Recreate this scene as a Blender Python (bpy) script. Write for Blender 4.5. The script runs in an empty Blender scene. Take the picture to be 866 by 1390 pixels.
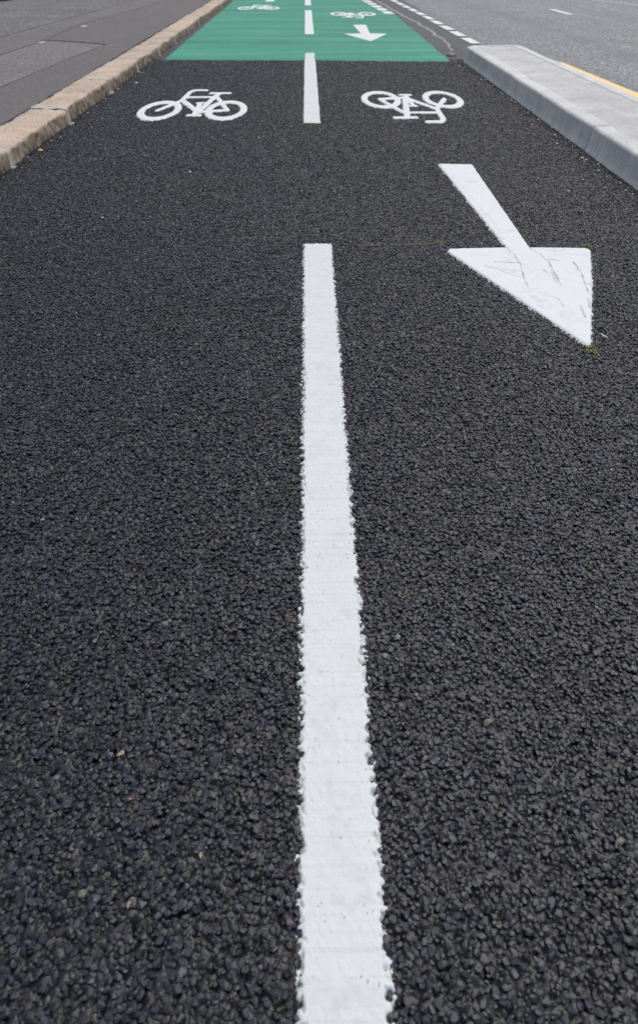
import bpy, bmesh, math, random
import numpy as np
from mathutils import Vector, Matrix, noise as mnoise

random.seed(7)
scene = bpy.context.scene
COL = scene.collection
R = math.radians

# ------------------------------------------------------------------ helpers
def hash2(ix, iy, seed):
    h = (ix.astype(np.int64) * 374761393 + iy.astype(np.int64) * 668265263 + seed * 1442695041) & 0xFFFFFFFF
    h = ((h ^ (h >> 13)) * 1274126177) & 0xFFFFFFFF
    h = ((h ^ (h >> 16)) * 2246822519) & 0xFFFFFFFF
    h = h ^ (h >> 15)
    return ((h & 0xFFFFFF) / float(0x1000000)).astype(np.float32)

def vnoise(x, y, size, seed):
    """smooth value noise in -1..1 with features of the given size (metres)"""
    gx = x / size; gy = y / size
    ix = np.floor(gx); iy = np.floor(gy)
    fx = (gx - ix); fy = (gy - iy)
    fx = fx * fx * (3 - 2 * fx); fy = fy * fy * (3 - 2 * fy)
    ix = ix.astype(np.int64); iy = iy.astype(np.int64)
    a = hash2(ix, iy, seed); b = hash2(ix + 1, iy, seed)
    c = hash2(ix, iy + 1, seed); d = hash2(ix + 1, iy + 1, seed)
    return ((a + (b - a) * fx) * (1 - fy) + (c + (d - c) * fx) * fy) * 2 - 1

def sstep(a, b, t):
    t = np.clip((t - a) / (b - a), 0, 1)
    return t * t * (3 - 2 * t)

CELL = 0.0090
def stones(x, y):
    """height (m, tops near 0) and colour of angular rolled chippings at points of the path:
    every chip is a tilted flat-topped polygon and the highest one shows, so chips overlap"""
    x = x.astype(np.float64); y = y.astype(np.float64)
    wx = x + 0.0008 * vnoise(x, y, .0040, 11) + .0005 * vnoise(x, y, .0018, 13)
    wy = y + 0.0008 * vnoise(x, y, .0040, 12) + .0005 * vnoise(x, y, .0018, 14)
    cx = np.floor(wx / CELL).astype(np.int64); cy = np.floor(wy / CELL).astype(np.int64)
    floor_z = -.0062 + .0006 * vnoise(x, y, .003, 26)
    hz = floor_z.astype(np.float64); bid = np.zeros(x.shape, np.float32); hh = np.zeros(x.shape, np.float32)
    for dx in (-1, 0, 1):
        for dy in (-1, 0, 1):
            ix = cx + dx; iy = cy + dy
            px = (ix + .5 + (hash2(ix, iy, 1) - .5) * .9) * CELL
            py = (iy + .5 + (hash2(ix, iy, 2) - .5) * .9) * CELL
            r = CELL * (.40 + .30 * hash2(ix, iy, 3))
            ang = hash2(ix, iy, 4) * 6.283
            ex = wx - px; ey = wy - py
            st = .8 + .4 * hash2(ix, iy, 15)
            dp = np.full(x.shape, -9.0)
            for k in range(6):
                a = ang + k * 1.0472 + (hash2(ix, iy, 30 + k) - .5) * .8
                rk = r * (.72 + .5 * hash2(ix, iy, 40 + k))
                dp = np.maximum(dp, (ex * np.cos(a) + ey * np.sin(a)) / rk)
            d0 = np.sqrt(ex * ex + ey * ey) / r
            dp = .8 * dp + .2 * d0
            ta = (hash2(ix, iy, 5) - .5) * 1.05; tb = (hash2(ix, iy, 6) - .5) * 1.05
            h0 = hash2(ix, iy, 7)
            base = -.0008 + (h0 - .5) * .0030 - .0030 * (h0 < .16)
            z = base + ta * ex + tb * ey - .0007 * np.maximum(dp - .5, 0) - .0095 * np.maximum(dp - .86, 0) ** 1.1
            new = z > hz
            hz = np.where(new, z, hz)
            bid = np.where(new, hash2(ix, iy, 8), bid)
            hh = np.where(new, hash2(ix, iy, 9), hh)
    depth = hz
    z = np.minimum(hz, .0016) + .00022 * vnoise(x, y, .0015, 21)
    z = z + .0010 * vnoise(x, y, .11, 22) + .0005 * vnoise(x, y, .035, 23) - .0008
    g = .45 + 1.0 * bid ** 1.3 + .16 * vnoise(x, y, .0022, 24) + .12 * vnoise(x, y, .25, 25)
    g = np.clip(g, .25, 2)
    col = np.stack([g * .0265, g * .0280, g * .0370], -1)
    brown = (hh > .90) & (hh < .95)
    col[brown] = np.stack([g * .040, g * .035, g * .031], -1)[brown]
    pale = hh > .9990
    col[pale] = np.stack([g * .17, g * .15, g * .11], -1)[pale]
    red = (hh > .9950) & (hh <= .9953)
    col[red] = np.stack([g * .16, g * .08, g * .06], -1)[red]
    white = (hh > .9944) & (hh <= .9949)
    col[white] = np.stack([g * .20, g * .21, g * .22], -1)[white]
    dark = .35 + .65 * sstep(-.0052, -.0018, depth)       # gaps coloured darker with depth: matt black bitumen plus painted crevice shade
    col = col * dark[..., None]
    return z.astype(np.float32), np.clip(col, 0, 1).astype(np.float32)

def chunked(fn, x, y, n=400000):
    zs, cs = [], []
    for i in range(0, len(x), n):
        z, c = fn(x[i:i + n], y[i:i + n]); zs.append(z); cs.append(c)
    return np.concatenate(zs), np.concatenate(cs)

def mesh_np(name, co, quads, mat=None, cols=None, attrs=None, smooth=True):
    me = bpy.data.meshes.new(name)
    nv, nf = len(co), len(quads)
    me.vertices.add(nv); me.vertices.foreach_set('co', np.ascontiguousarray(co, np.float32).ravel())
    me.loops.add(nf * 4); me.loops.foreach_set('vertex_index', np.ascontiguousarray(quads, np.int32).ravel())
    me.polygons.add(nf)
    me.polygons.foreach_set('loop_start', np.arange(0, nf * 4, 4, dtype=np.int32))
    me.polygons.foreach_set('use_smooth', np.full(nf, smooth))
    if cols is not None:
        a = me.color_attributes.new('Col', 'FLOAT_COLOR', 'POINT')
        c4 = np.ones((nv, 4), np.float32); c4[:, :3] = cols
        a.data.foreach_set('color', c4.ravel())
    for k, v in (attrs or {}).items():
        a = me.attributes.new(k, 'FLOAT', 'POINT'); a.data.foreach_set('value', np.ascontiguousarray(v, np.float32))
    me.update(calc_edges=True); me.validate()
    if mat: me.materials.append(mat)
    return me

def grid_quads(nx, ny, off=0):
    i = np.arange(nx - 1)[None, :] + nx * np.arange(ny - 1)[:, None]
    i = i.ravel() + off
    return np.stack([i, i + 1, i + 1 + nx, i + nx], -1)

def link(name, me, parent=None):
    o = bpy.data.objects.new(name, me); COL.objects.link(o)
    if parent: o.parent = parent
    return o

def tag(o, label=None, cat=None, group=None, kind=None):
    if label: o['label'] = label
    if cat: o['category'] = cat
    if group: o['group'] = group
    if kind: o['kind'] = kind
    return o

def empty(name, loc, label, cat, group=None):
    o = bpy.data.objects.new(name, None); COL.objects.link(o); o.location = loc
    o.empty_display_size = .1
    return tag(o, label, cat, group)

# ------------------------------------------------------------------ materials
def newmat(name):
    m = bpy.data.materials.new(name); m.use_nodes = True
    nt = m.node_tree; b = nt.nodes['Principled BSDF']
    return m, nt, b

def N(nt, typ, **kw):
    n = nt.nodes.new(typ)
    for k, v in kw.items():
        if k.startswith('i_'): n.inputs[k[2:].replace('_', ' ')].default_value = v
        else: setattr(n, k, v)
    return n

def ramp(nt, fac, stops):
    r = nt.nodes.new('ShaderNodeValToRGB')
    els = r.color_ramp.elements
    while len(els) < len(stops): els.new(.5)
    for e, (p, c) in zip(els, stops): e.position = p; e.color = (*c, 1) if len(c) == 3 else c
    nt.links.new(fac, r.inputs['Fac'])
    return r.outputs['Color']

def mixc(nt, fac, a, b, blend='MIX'):
    m = nt.nodes.new('ShaderNodeMix'); m.data_type = 'RGBA'; m.blend_type = blend
    for s, v in ((m.inputs[0], fac), (m.inputs[6], a), (m.inputs[7], b)):
        if hasattr(v, 'is_output'): nt.links.new(v, s)
        else: s.default_value = v if not isinstance(v, tuple) else ((*v, 1) if len(v) == 3 else v)
    return m.outputs[2]

def objcoord(nt, scale=(1, 1, 1), world=True):
    if world:
        g = nt.nodes.new('ShaderNodeNewGeometry').outputs['Position']
    else:
        g = nt.nodes.new('ShaderNodeTexCoord').outputs['Object']
    mp = nt.nodes.new('ShaderNodeMapping'); mp.inputs['Scale'].default_value = scale
    nt.links.new(g, mp.inputs['Vector'])
    return mp.outputs['Vector']

def noise_f(nt, vec, scale, detail=4, rough=.55):
    n = nt.nodes.new('ShaderNodeTexNoise')
    n.inputs['Scale'].default_value = scale; n.inputs['Detail'].default_value = detail
    n.inputs['Roughness'].default_value = rough
    nt.links.new(vec, n.inputs['Vector'])
    return n.outputs['Fac']

def bump(nt, b, height, strength, dist, prev=None):
    bp = nt.nodes.new('ShaderNodeBump')
    bp.inputs['Strength'].default_value = strength; bp.inputs['Distance'].default_value = dist
    nt.links.new(height, bp.inputs['Height'])
    if prev: nt.links.new(prev, bp.inputs['Normal'])
    nt.links.new(bp.outputs['Normal'], b.inputs['Normal'])
    return bp.outputs['Normal']

# chippings of the path: real relief, colour per stone comes from the mesh
def mat_path():
    m, nt, b = newmat('fresh_asphalt')
    at = N(nt, 'ShaderNodeVertexColor', layer_name='Col')
    v = objcoord(nt)
    big = noise_f(nt, v, 2.2, 3)
    tone = ramp(nt, big, [(.3, (.86, .86, .86)), (.7, (1.12, 1.12, 1.12))])
    nt.links.new(mixc(nt, 1.0, at.outputs['Color'], tone, 'MULTIPLY'), b.inputs['Base Color'])
    b.inputs['Roughness'].default_value = .44
    b.inputs['Specular IOR Level'].default_value = .5
    f = noise_f(nt, v, 900, 2)
    bump(nt, b, f, .25, .0006)
    return m

def chip_mat(name, dark, light, size, big_amt=.12, rough=.6, bstr=.6, streak=None, tint=None):
    """aggregate seen from further off: voronoi chips with relief"""
    m, nt, b = newmat(name)
    v = objcoord(nt)
    wob = N(nt, 'ShaderNodeTexNoise', i_Scale=1.2 / size, i_Detail=1.0); nt.links.new(v, wob.inputs['Vector'])
    add = N(nt, 'ShaderNodeVectorMath', operation='MULTIPLY_ADD')
    nt.links.new(wob.outputs['Color'], add.inputs[0]); add.inputs[1].default_value = (size * .5,) * 3
    nt.links.new(v, add.inputs[2])
    vo = N(nt, 'ShaderNodeTexVoronoi', feature='F1', i_Scale=1 / size)
    nt.links.new(add.outputs[0], vo.inputs['Vector'])
    sep = N(nt, 'ShaderNodeSeparateColor'); nt.links.new(vo.outputs['Color'], sep.inputs[0])
    c = ramp(nt, sep.outputs['Red'], [(0, dark), (.55, tuple((a + b_) / 2 for a, b_ in zip(dark, light))), (.93, light),
                                      (1, tuple(min(1, k * 1.7) for k in light))])
    big = noise_f(nt, v, 1.4, 4)
    c = mixc(nt, 1.0, c, ramp(nt, big, [(.3, (1 - big_amt,) * 3), (.7, (1 + big_amt,) * 3)]), 'MULTIPLY')
    if streak:
        s = noise_f(nt, objcoord(nt, streak), 1.0, 3)
        c = mixc(nt, 1.0, c, ramp(nt, s, [(.3, (.86,) * 3), (.7, (1.12,) * 3)]), 'MULTIPLY')
    nt.links.new(c, b.inputs['Base Color'])
    b.inputs['Roughness'].default_value = rough
    h = N(nt, 'ShaderNodeMath', operation='MULTIPLY_ADD'); nt.links.new(vo.outputs['Distance'], h.inputs[0])
    h.inputs[1].default_value = -1.0
    nt.links.new(sep.outputs['Green'], h.inputs[2])
    bump(nt, b, h.outputs[0], bstr, size * .35)
    return m

def mat_paint(name, base, dirt=(.45, .46, .46), amt=1.0, ridges=True):
    m, nt, b = newmat(name)
    v = objcoord(nt)
    n1 = noise_f(nt, v, 9, 5, .6)
    c = mixc(nt, ramp(nt, n1, [(.45, (0, 0, 0)), (.8, (.35 * amt,) * 3)]), base, tuple(k * .8 for k in base))
    n2 = noise_f(nt, v, 160, 3, .6)
    c = mixc(nt, ramp(nt, n2, [(.64, (0, 0, 0)), (.74, (.55 * amt,) * 3)]), c, dirt)
    if ridges:
        n3 = noise_f(nt, objcoord(nt, (3, 110, 3)), 1.0, 3, .6)
        c = mixc(nt, ramp(nt, n3, [(.52, (0, 0, 0)), (.70, (.36 * amt,) * 3)]), c, tuple(k * .72 for k in base))
    at = N(nt, 'ShaderNodeAttribute', attribute_name='grime')
    c = mixc(nt, at.outputs['Fac'], c, (.10, .10, .10))
    nt.links.new(c, b.inputs['Base Color'])
    b.inputs['Roughness'].default_value = .6
    bump(nt, b, noise_f(nt, v, 260, 3), .35, .0015)
    return m

M_PATH = mat_path()
M_PATH_FAR = chip_mat('fresh_asphalt_far', (.014, .0145, .0165), (.042, .043, .048), .0088, .12, .5, .9)
M_ROAD = chip_mat('worn_road_asphalt', (.055, .057, .062), (.345, .355, .375), .013, .10, .65, .6, streak=(2.2, .10, 1))
M_WHITE = mat_paint('white_road_paint', (.69, .715, .72))
M_WHITE_FLAT = mat_paint('white_symbol_paint', (.76, .775, .80), amt=.6, ridges=False)
M_YELLOW = mat_paint('yellow_road_paint', (.92, .66, .31), (.5, .36, .2), amt=.7, ridges=False)

def mat_green():
    m, nt, b = newmat('green_grit_surfacing')
    v = objcoord(nt)
    band = noise_f(nt, objcoord(nt, (.30, 2.5, 1)), 1.0, 3, .6)
    band2 = noise_f(nt, objcoord(nt, (.8, 7.0, 1)), 1.0, 3, .6)
    c = ramp(nt, band, [(.30, (.020, .200, .122)), (.5, (.032, .275, .180)), (.72, (.060, .355, .255))])
    c = mixc(nt, 1.0, c, ramp(nt, band2, [(.3, (.90,) * 3), (.7, (1.10,) * 3)]), 'MULTIPLY')
    g = noise_f(nt, v, 75, 4, .8)
    c = mixc(nt, 1.0, c, ramp(nt, g, [(.3, (.42,) * 3), (.7, (1.58,) * 3)]), 'MULTIPLY')
    g2 = noise_f(nt, v, 25, 4, .7)
    c = mixc(nt, 1.0, c, ramp(nt, g2, [(.3, (.88,) * 3), (.7, (1.1,) * 3)]), 'MULTIPLY')
    nt.links.new(c, b.inputs['Base Color']); b.inputs['Roughness'].default_value = .75
    bump(nt, b, g, .5, .004)
    return m
M_GREEN = mat_green()

def mat_concrete(name, base, streaks=True):
    m, nt, b = newmat(name)
    v = objcoord(nt)
    n1 = noise_f(nt, v, 5, 6, .65); n2 = noise_f(nt, v, 85, 5, .75)
    c = mixc(nt, 1.0, base, ramp(nt, n1, [(.3, (.80, .80, .80)), (.7, (1.1, 1.1, 1.1))]), 'MULTIPLY')
    c = mixc(nt, 1.0, c, ramp(nt, n2, [(.3, (.74,) * 3), (.7, (1.18,) * 3)]), 'MULTIPLY')
    # upright faces tinted darker and bluer as painted shade, plus runs of dirt
    geo = N(nt, 'ShaderNodeNewGeometry'); sp = N(nt, 'ShaderNodeSeparateXYZ'); nt.links.new(geo.outputs['Normal'], sp.inputs[0])
    up = ramp(nt, sp.outputs['Z'], [(.35, (1, 1, 1)), (.8, (0, 0, 0))])
    st = noise_f(nt, objcoord(nt, (22, 22, 2.5)), 1.0, 4, .6)
    face = ramp(nt, st, [(.3, (.83, .845, .86)), (.7, (1.02, 1.03, 1.04))])
    c = mixc(nt, up, c, mixc(nt, 1.0, c, face, 'MULTIPLY'))
    spots = noise_f(nt, v, 14, 5, .7)
    c = mixc(nt, ramp(nt, spots, [(.58, (0, 0, 0)), (.72, (.5,) * 3)]), c, tuple(k * .55 for k in base))
    nt.links.new(c, b.inputs['Base Color']); b.inputs['Roughness'].default_value = .85
    bump(nt, b, n2, .35, .003)
    return m
M_KERBCONC = mat_concrete('kerb_concrete', (.70, .705, .70))
M_INFILL = mat_concrete('infill_concrete', (.60, .60, .60))

def mat_granite():
    m, nt, b = newmat('weathered_kerb_stone')
    v = objcoord(nt)
    sp = noise_f(nt, v, 90, 4, .7); lo = noise_f(nt, v, 3.2, 4, .6); pit = noise_f(nt, objcoord(nt, (60, 22, 60)), 1.0, 3, .6)
    c = ramp(nt, sp, [(.28, (.34, .245, .18)), (.5, (.59, .475, .385)), (.72, (.76, .67, .58))])
    c = mixc(nt, 1.0, c, ramp(nt, lo, [(.3, (.70, .70, .69)), (.7, (1.12, 1.09, 1.06))]), 'MULTIPLY')
    c = mixc(nt, ramp(nt, pit, [(.60, (0, 0, 0)), (.70, (.5,) * 3)]), c, (.22, .15, .10))
    at = N(nt, 'ShaderNodeAttribute', attribute_name='face')
    st = noise_f(nt, objcoord(nt, (26, 26, 12)), 1.0, 5, .7)
    dirt = ramp(nt, st, [(.30, (.022, .020, .013)), (.46, (.10, .075, .048)), (.58, (.19, .155, .105)), (.72, (.36, .33, .28))])
    am = N(nt, 'ShaderNodeMath', operation='MULTIPLY_ADD', use_clamp=True)
    nt.links.new(at.outputs['Fac'], am.inputs[0]); am.inputs[1].default_value = 1.0
    sn = N(nt, 'ShaderNodeMath', operation='MULTIPLY_ADD'); nt.links.new(st, sn.inputs[0]); sn.inputs[1].default_value = -.9; sn.inputs[2].default_value = .42
    nt.links.new(sn.outputs[0], am.inputs[2])
    gate = N(nt, 'ShaderNodeMath', operation='MULTIPLY', use_clamp=True)
    nt.links.new(am.outputs[0], gate.inputs[0])
    g2 = N(nt, 'ShaderNodeMath', operation='MULTIPLY', use_clamp=True); nt.links.new(at.outputs['Fac'], g2.inputs[0]); g2.inputs[1].default_value = 2.2
    nt.links.new(g2.outputs[0], gate.inputs[1])
    c = mixc(nt, gate.outputs[0], c, dirt)
    mo = N(nt, 'ShaderNodeAttribute', attribute_name='mortar')
    mc = ramp(nt, sp, [(.3, (.36, .38, .35)), (.7, (.62, .64, .60))])
    c = mixc(nt, mo.outputs['Fac'], c, mc)
    nt.links.new(c, b.inputs['Base Color']); b.inputs['Roughness'].default_value = .85
    bump(nt, b, sp, .5, .004)
    return m
M_STONE = mat_granite()

def mat_simple(name, a, b2, scale, rough=.8, bstr=.4, bdist=.002):
    m, nt, b = newmat(name)
    v = objcoord(nt)
    n = noise_f(nt, v, scale, 4, .65)
    nt.links.new(ramp(nt, n, [(.3, a), (.7, b2)]), b.inputs['Base Color'])
    b.inputs['Roughness'].default_value = rough
    bump(nt, b, n, bstr, bdist)
    return m
M_MORTAR = mat_simple('pale_mortar', (.22, .23, .21), (.44, .45, .42), 45, .9)
M_JOINTLINE = mat_simple('worn_sealant', (.16, .16, .165), (.42, .42, .43), 30, .8)
M_SEAM = mat_simple('dark_seam', (.022, .021, .022), (.06, .055, .055), 60, .9)
M_SEAM_SOFT = mat_simple('soft_seam', (.070, .067, .068), (.125, .12, .12), 60, .9)
M_IRON = mat_simple('dark_iron', (.10, .10, .105), (.28, .28, .29), 60, .6)
M_LEAF = mat_simple('yellow_leaf', (.62, .32, .03), (.80, .50, .08), 120, .6)
M_MOSS = mat_simple('yellow_green_moss', (.12, .13, .015), (.36, .34, .06), 300, .8)
M_GRASS = mat_simple('verge_weed', (.02, .045, .012), (.06, .10, .03), 20, .7)
M_PEB_PALE = mat_simple('pale_grit', (.45, .45, .45), (.75, .75, .74), 300, .7)
M_PEB_TAN = mat_simple('tan_grit', (.26, .20, .12), (.42, .34, .22), 300, .7)
M_PEB_GREEN = mat_simple('greenish_pebble', (.10, .115, .085), (.17, .185, .14), 200, .7)
M_PEB_RED = mat_simple('reddish_grit', (.22, .10, .07), (.34, .17, .12), 300, .7)
M_CHALK = mat_simple('yellow_chalk', (.16, .15, .04), (.34, .32, .10), 300, .9)
M_SCRAP = mat_simple('white_scrap', (.65, .66, .66), (.8, .8, .8), 200, .6)
M_GROUND = mat_simple('far_ground', (.06, .06, .06), (.12, .12, .115), 2, .9)

FP = dict(strip=((.082, .075, .075), (.170, .156, .156)), patch=((.100, .094, .093), (.235, .222, .220)),
          old=((.095, .088, .087), (.200, .187, .185)), coarse=((.07, .068, .068), (.235, .23, .225)))
M_FP_STRIP = chip_mat('footpath_new_strip', *FP['strip'], .008, .06, .75, .4)
M_FP_PATCH = chip_mat('footpath_grey_patch', *FP['patch'], .012, .08, .75, .5)
M_FP_OLD = chip_mat('footpath_old_surface', *FP['old'], .010, .10, .75, .5)
M_FP_COARSE = chip_mat('footpath_coarse_surface', *FP['coarse'], .018, .22, .8, .6)

# ------------------------------------------------------------------ the ground and the cycle path
def sheet(name, x0, x1, y0, y1, z, mat, kind='structure'):
    me = mesh_np(name, np.array([(x0, y0, z), (x1, y0, z), (x1, y1, z), (x0, y1, z)]), np.array([[0, 1, 2, 3]]), mat, smooth=False)
    return tag(link(name, me), kind=kind)

sheet('ground', -400, 400, -400, 400, -.06, M_GROUND)

XL, XR = -1.66, 2.10          # edges of the path (under the kerb stones / at the road)
def build_path():
    bands = [(-.62, .95, XL, 1.75, .0032), (.95, 1.9, XL, 1.75, .0034), (1.9, 3.6, XL, 1.75, .0040), (3.6, 9.0, XL, 1.75, .0055)]
    cos, qs, cs = [], [], []; off = 0
    for y0, y1, x0, x1, s in bands:
        xs = np.arange(x0, x1 + s, s); ys = np.arange(y0, y1 + s * 1.01, s)
        X, Y = np.meshgrid(xs, ys); X = X.ravel(); Y = Y.ravel()
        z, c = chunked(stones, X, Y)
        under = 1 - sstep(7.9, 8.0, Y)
        z = z - .0026 * under; c = c * (1 - .60 * under)[:, None].astype(np.float32)  # bed colour darkened too, deepening the painted shade between chips
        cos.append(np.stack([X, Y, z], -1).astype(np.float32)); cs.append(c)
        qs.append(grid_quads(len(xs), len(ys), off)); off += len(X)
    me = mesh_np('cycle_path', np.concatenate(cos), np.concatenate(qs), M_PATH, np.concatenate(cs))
    me.materials.append(M_PATH_FAR)
    return me
me = build_path()
path = tag(link('cycle_path', me), 'fresh dark chipped asphalt of the two way cycle path', None, None, 'structure')

def chip_templates(n=18, pts=15):
    """angular crushed-stone shapes: convex hulls, flat on top from rolling, about 1 unit in radius"""
    rnd = random.Random(11); out = []
    for k in range(n):
        bm = bmesh.new()
        el = rnd.uniform(.72, 1.0)
        for i in range(pts):
            th_ = rnd.uniform(0, 6.283); zz = rnd.uniform(-.55, 1.0); rr = math.sqrt(max(.05, 1 - zz * zz * .8)) * rnd.uniform(.85, 1.1)
            bm.verts.new((rr * math.cos(th_), el * rr * math.sin(th_), min(zz, .60 + rnd.uniform(-.05, .05)) * .78))
        r = bmesh.ops.convex_hull(bm, input=bm.verts[:])
        junk = [g for g in r['geom_interior'] if isinstance(g, bmesh.types.BMVert)]
        if junk: bmesh.ops.delete(bm, geom=list(set(junk)), context='VERTS')
        loose = [v for v in bm.verts if not v.link_faces]
        if loose: bmesh.ops.delete(bm, geom=loose, context='VERTS')
        bmesh.ops.triangulate(bm, faces=bm.faces[:])
        bmesh.ops.recalc_face_normals(bm, faces=bm.faces)
        bm.normal_update()
        bmesh.ops.delete(bm, geom=[f for f in bm.faces if f.normal.z < -.35], context='FACES')   # bedded in the bitumen
        bm.verts.index_update()
        V = np.array([v.co[:] for v in bm.verts]); V[:, 2] -= V[:, 2].max()
        Fc = np.array([[v.index for v in f.verts] for f in bm.faces])
        out.append((V, Fc)); bm.free()
    return out

def place_chips(rng, px, py, rad, top, tilt, tmpl):
    """all chips as one vertex / triangle soup"""
    which = rng.integers(0, len(tmpl), len(px)); vs, fs, own = [], [], []; off = 0
    for k, (V, Fc) in enumerate(tmpl):
        i = np.nonzero(which == k)[0]
        if not len(i): continue
        az = rng.uniform(0, 6.283, len(i)); ta = rng.uniform(0, 6.283, len(i)); t = rng.normal(0, tilt, len(i))
        ca, sa = np.cos(az), np.sin(az)
        P = V[None] * rad[i][:, None, None] * np.stack([np.ones(len(i)), rng.uniform(.8, 1.1, len(i)), rng.uniform(.75, 1.1, len(i))], -1)[:, None]
        X = P[..., 0] * ca[:, None] - P[..., 1] * sa[:, None]; Y = P[..., 0] * sa[:, None] + P[..., 1] * ca[:, None]; Z = P[..., 2]
        Z = Z + np.tan(t)[:, None] * (X * np.cos(ta)[:, None] + Y * np.sin(ta)[:, None])
        co = np.stack([X + px[i][:, None], Y + py[i][:, None], Z + top[i][:, None]], -1)
        vs.append(co.reshape(-1, 3)); nV = len(V)
        fs.append((Fc[None] + (np.arange(len(i)) * nV)[:, None, None] + off).reshape(-1, 3)); own.append(np.repeat(i, nV))
        off += nV * len(i)
    return np.concatenate(vs).astype(np.float32), np.concatenate(fs).astype(np.int32), np.concatenate(own)

def tri_mesh(name, co, tris, mat, cols=None):
    me = bpy.data.meshes.new(name); nv, nf = len(co), len(tris)
    me.vertices.add(nv); me.vertices.foreach_set('co', co.ravel())
    me.loops.add(nf * 3); me.loops.foreach_set('vertex_index', tris.ravel())
    me.polygons.add(nf); me.polygons.foreach_set('loop_start', np.arange(0, nf * 3, 3, dtype=np.int32))
    me.polygons.foreach_set('use_smooth', np.zeros(nf, bool))
    if cols is not None:
        at_ = me.color_attributes.new('Col', 'FLOAT_COLOR', 'POINT')
        c4 = np.ones((nv, 4), np.float32); c4[:, :3] = cols; at_.data.foreach_set('color', c4.ravel())
    me.update(calc_edges=True); me.materials.append(mat)
    return me

LINE_L, LINE_R, LINE_END = -.018, .091, 2.572
TMPL = chip_templates(); TMPL_FAR = chip_templates(12, 9)
def build_chips(y0, y1, seed, tmpl):
    rng = np.random.default_rng(seed)
    c = .0074
    xs = np.arange(-1.61, 1.64, c); ys = np.arange(y0, y1, c)
    X, Y = np.meshgrid(xs, ys); X = X.ravel(); Y = Y.ravel()
    X = X + rng.uniform(-.5, .5, len(X)) * c; Y = Y + rng.uniform(-.5, .5, len(Y)) * c
    keep = np.ones(len(X), bool)
    lr = np.interp(Y, [.2, LINE_END], [LINE_R - .008, LINE_R + .001]); dl = np.minimum(np.minimum(X - LINE_L, lr - X), LINE_END - Y)      # >0 under the paint of the near dash
    keep &= dl < .0002
    X, Y, dl = X[keep], Y[keep], dl[keep]; n = len(X)
    rad = .0028 + .0047 * rng.random(n) ** 1.6
    top = -.0004 + rng.normal(0, .0008, n) - .0022 * (rng.random(n) < .16) + .0010 * vnoise(X, Y, .11, 22) + .0012 * vnoise(X, Y, .024, 27)
    top = np.minimum(top, .0016) + (rad - .005) * .18
    top = np.where(dl > -.012, np.minimum(top, .0002), top)
    co, tr, own = place_chips(rng, X, Y, rad, top, .165, tmpl)
    g = (.60 + .80 * rng.random(n) ** 1.6) * (1 + .12 * vnoise(X, Y, .25, 25) + .10 * vnoise(X, Y, .05, 28))
    col = np.stack([g * .0205, g * .0232, g * .0358], -1)
    u = rng.random(n)
    for lo, hi, cc in ((.0, .04, (.035, .033, .033)), (.05, .0515, (.10, .09, .068)), (.0525, .0528, (.10, .062, .052)), (.0535, .0548, (.13, .14, .15)), (.055, .058, (.055, .06, .048))):
        mk = (u >= lo) & (u < hi); col[mk] = (g[:, None] * np.array(cc))[mk]
    # a few chips at the edge of the line caught paint: those belong to the line
    spill = (dl > -.0030) & (rng.random(n) < .30 + .45 * vnoise(X, Y, .09, 29)) & (rad < .0043) & (Y < LINE_END)
    sp = spill[own[tr[:, 0]]]
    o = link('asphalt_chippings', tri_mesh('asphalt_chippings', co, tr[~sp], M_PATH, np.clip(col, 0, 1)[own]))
    tag(o, 'dark angular chippings of the cycle path asphalt', None, None, 'stuff')
    return co, tr[sp]
SPILL = build_chips(-.60, 2.62, 5, TMPL)
build_chips(2.62, 7.95, 6, TMPL_FAR)

def flat_path():
    # the same surfacing where it is too far off (or out of frame) for single chippings
    rects = [(XL, XR, 9.0, 60, -.0012), (XL, XR, -12, -.62, -.0012), (1.75, XR, -.62, 9.0, -.0012)]
    co, q = [], []
    for i, (a, b, c, d, z) in enumerate(rects):
        co += [(a, c, z), (b, c, z), (b, d, z), (a, d, z)]; q.append([4 * i, 4 * i + 1, 4 * i + 2, 4 * i + 3])
    me = mesh_np('cycle_path_surface', np.array(co), np.array(q), M_PATH_FAR, smooth=False)
    return tag(link('cycle_path_continuation', me), kind='structure')
flat_path()

# ------------------------------------------------------------------ the carriageway
sheet('road', XR, 40, -30, 200, 0.0, M_ROAD)

# ------------------------------------------------------------------ markings
def sd_poly(px, py, poly):
    """signed distance, positive inside"""
    d = np.full(px.shape, 9e9); inside = np.zeros(px.shape, bool)
    n = len(poly)
    for i in range(n):
        ax, ay = poly[i]; bx, by = poly[(i + 1) % n]
        ex, ey = bx - ax, by - ay; wx, wy = px - ax, py - ay
        t = np.clip((wx * ex + wy * ey) / (ex * ex + ey * ey), 0, 1)
        d = np.minimum(d, (wx - ex * t) ** 2 + (wy - ey * t) ** 2)
        c = ((ay <= py) & (by > py)) | ((by <= py) & (ay > py))
        with np.errstate(divide='ignore', invalid='ignore'):
            xi = ax + (py - ay) / (by - ay if by != ay else 1e-9) * ex
        inside ^= c & (px < xi)
    return np.where(inside, 1, -1) * np.sqrt(d)

def sd_seg(px, py, a, b, w):
    ex, ey = b[0] - a[0], b[1] - a[1]; wx, wy = px - a[0], py - a[1]
    t = np.clip((wx * ex + wy * ey) / (ex * ex + ey * ey + 1e-12), 0, 1)
    return w / 2 - np.sqrt((wx - ex * t) ** 2 + (wy - ey * t) ** 2)

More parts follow.
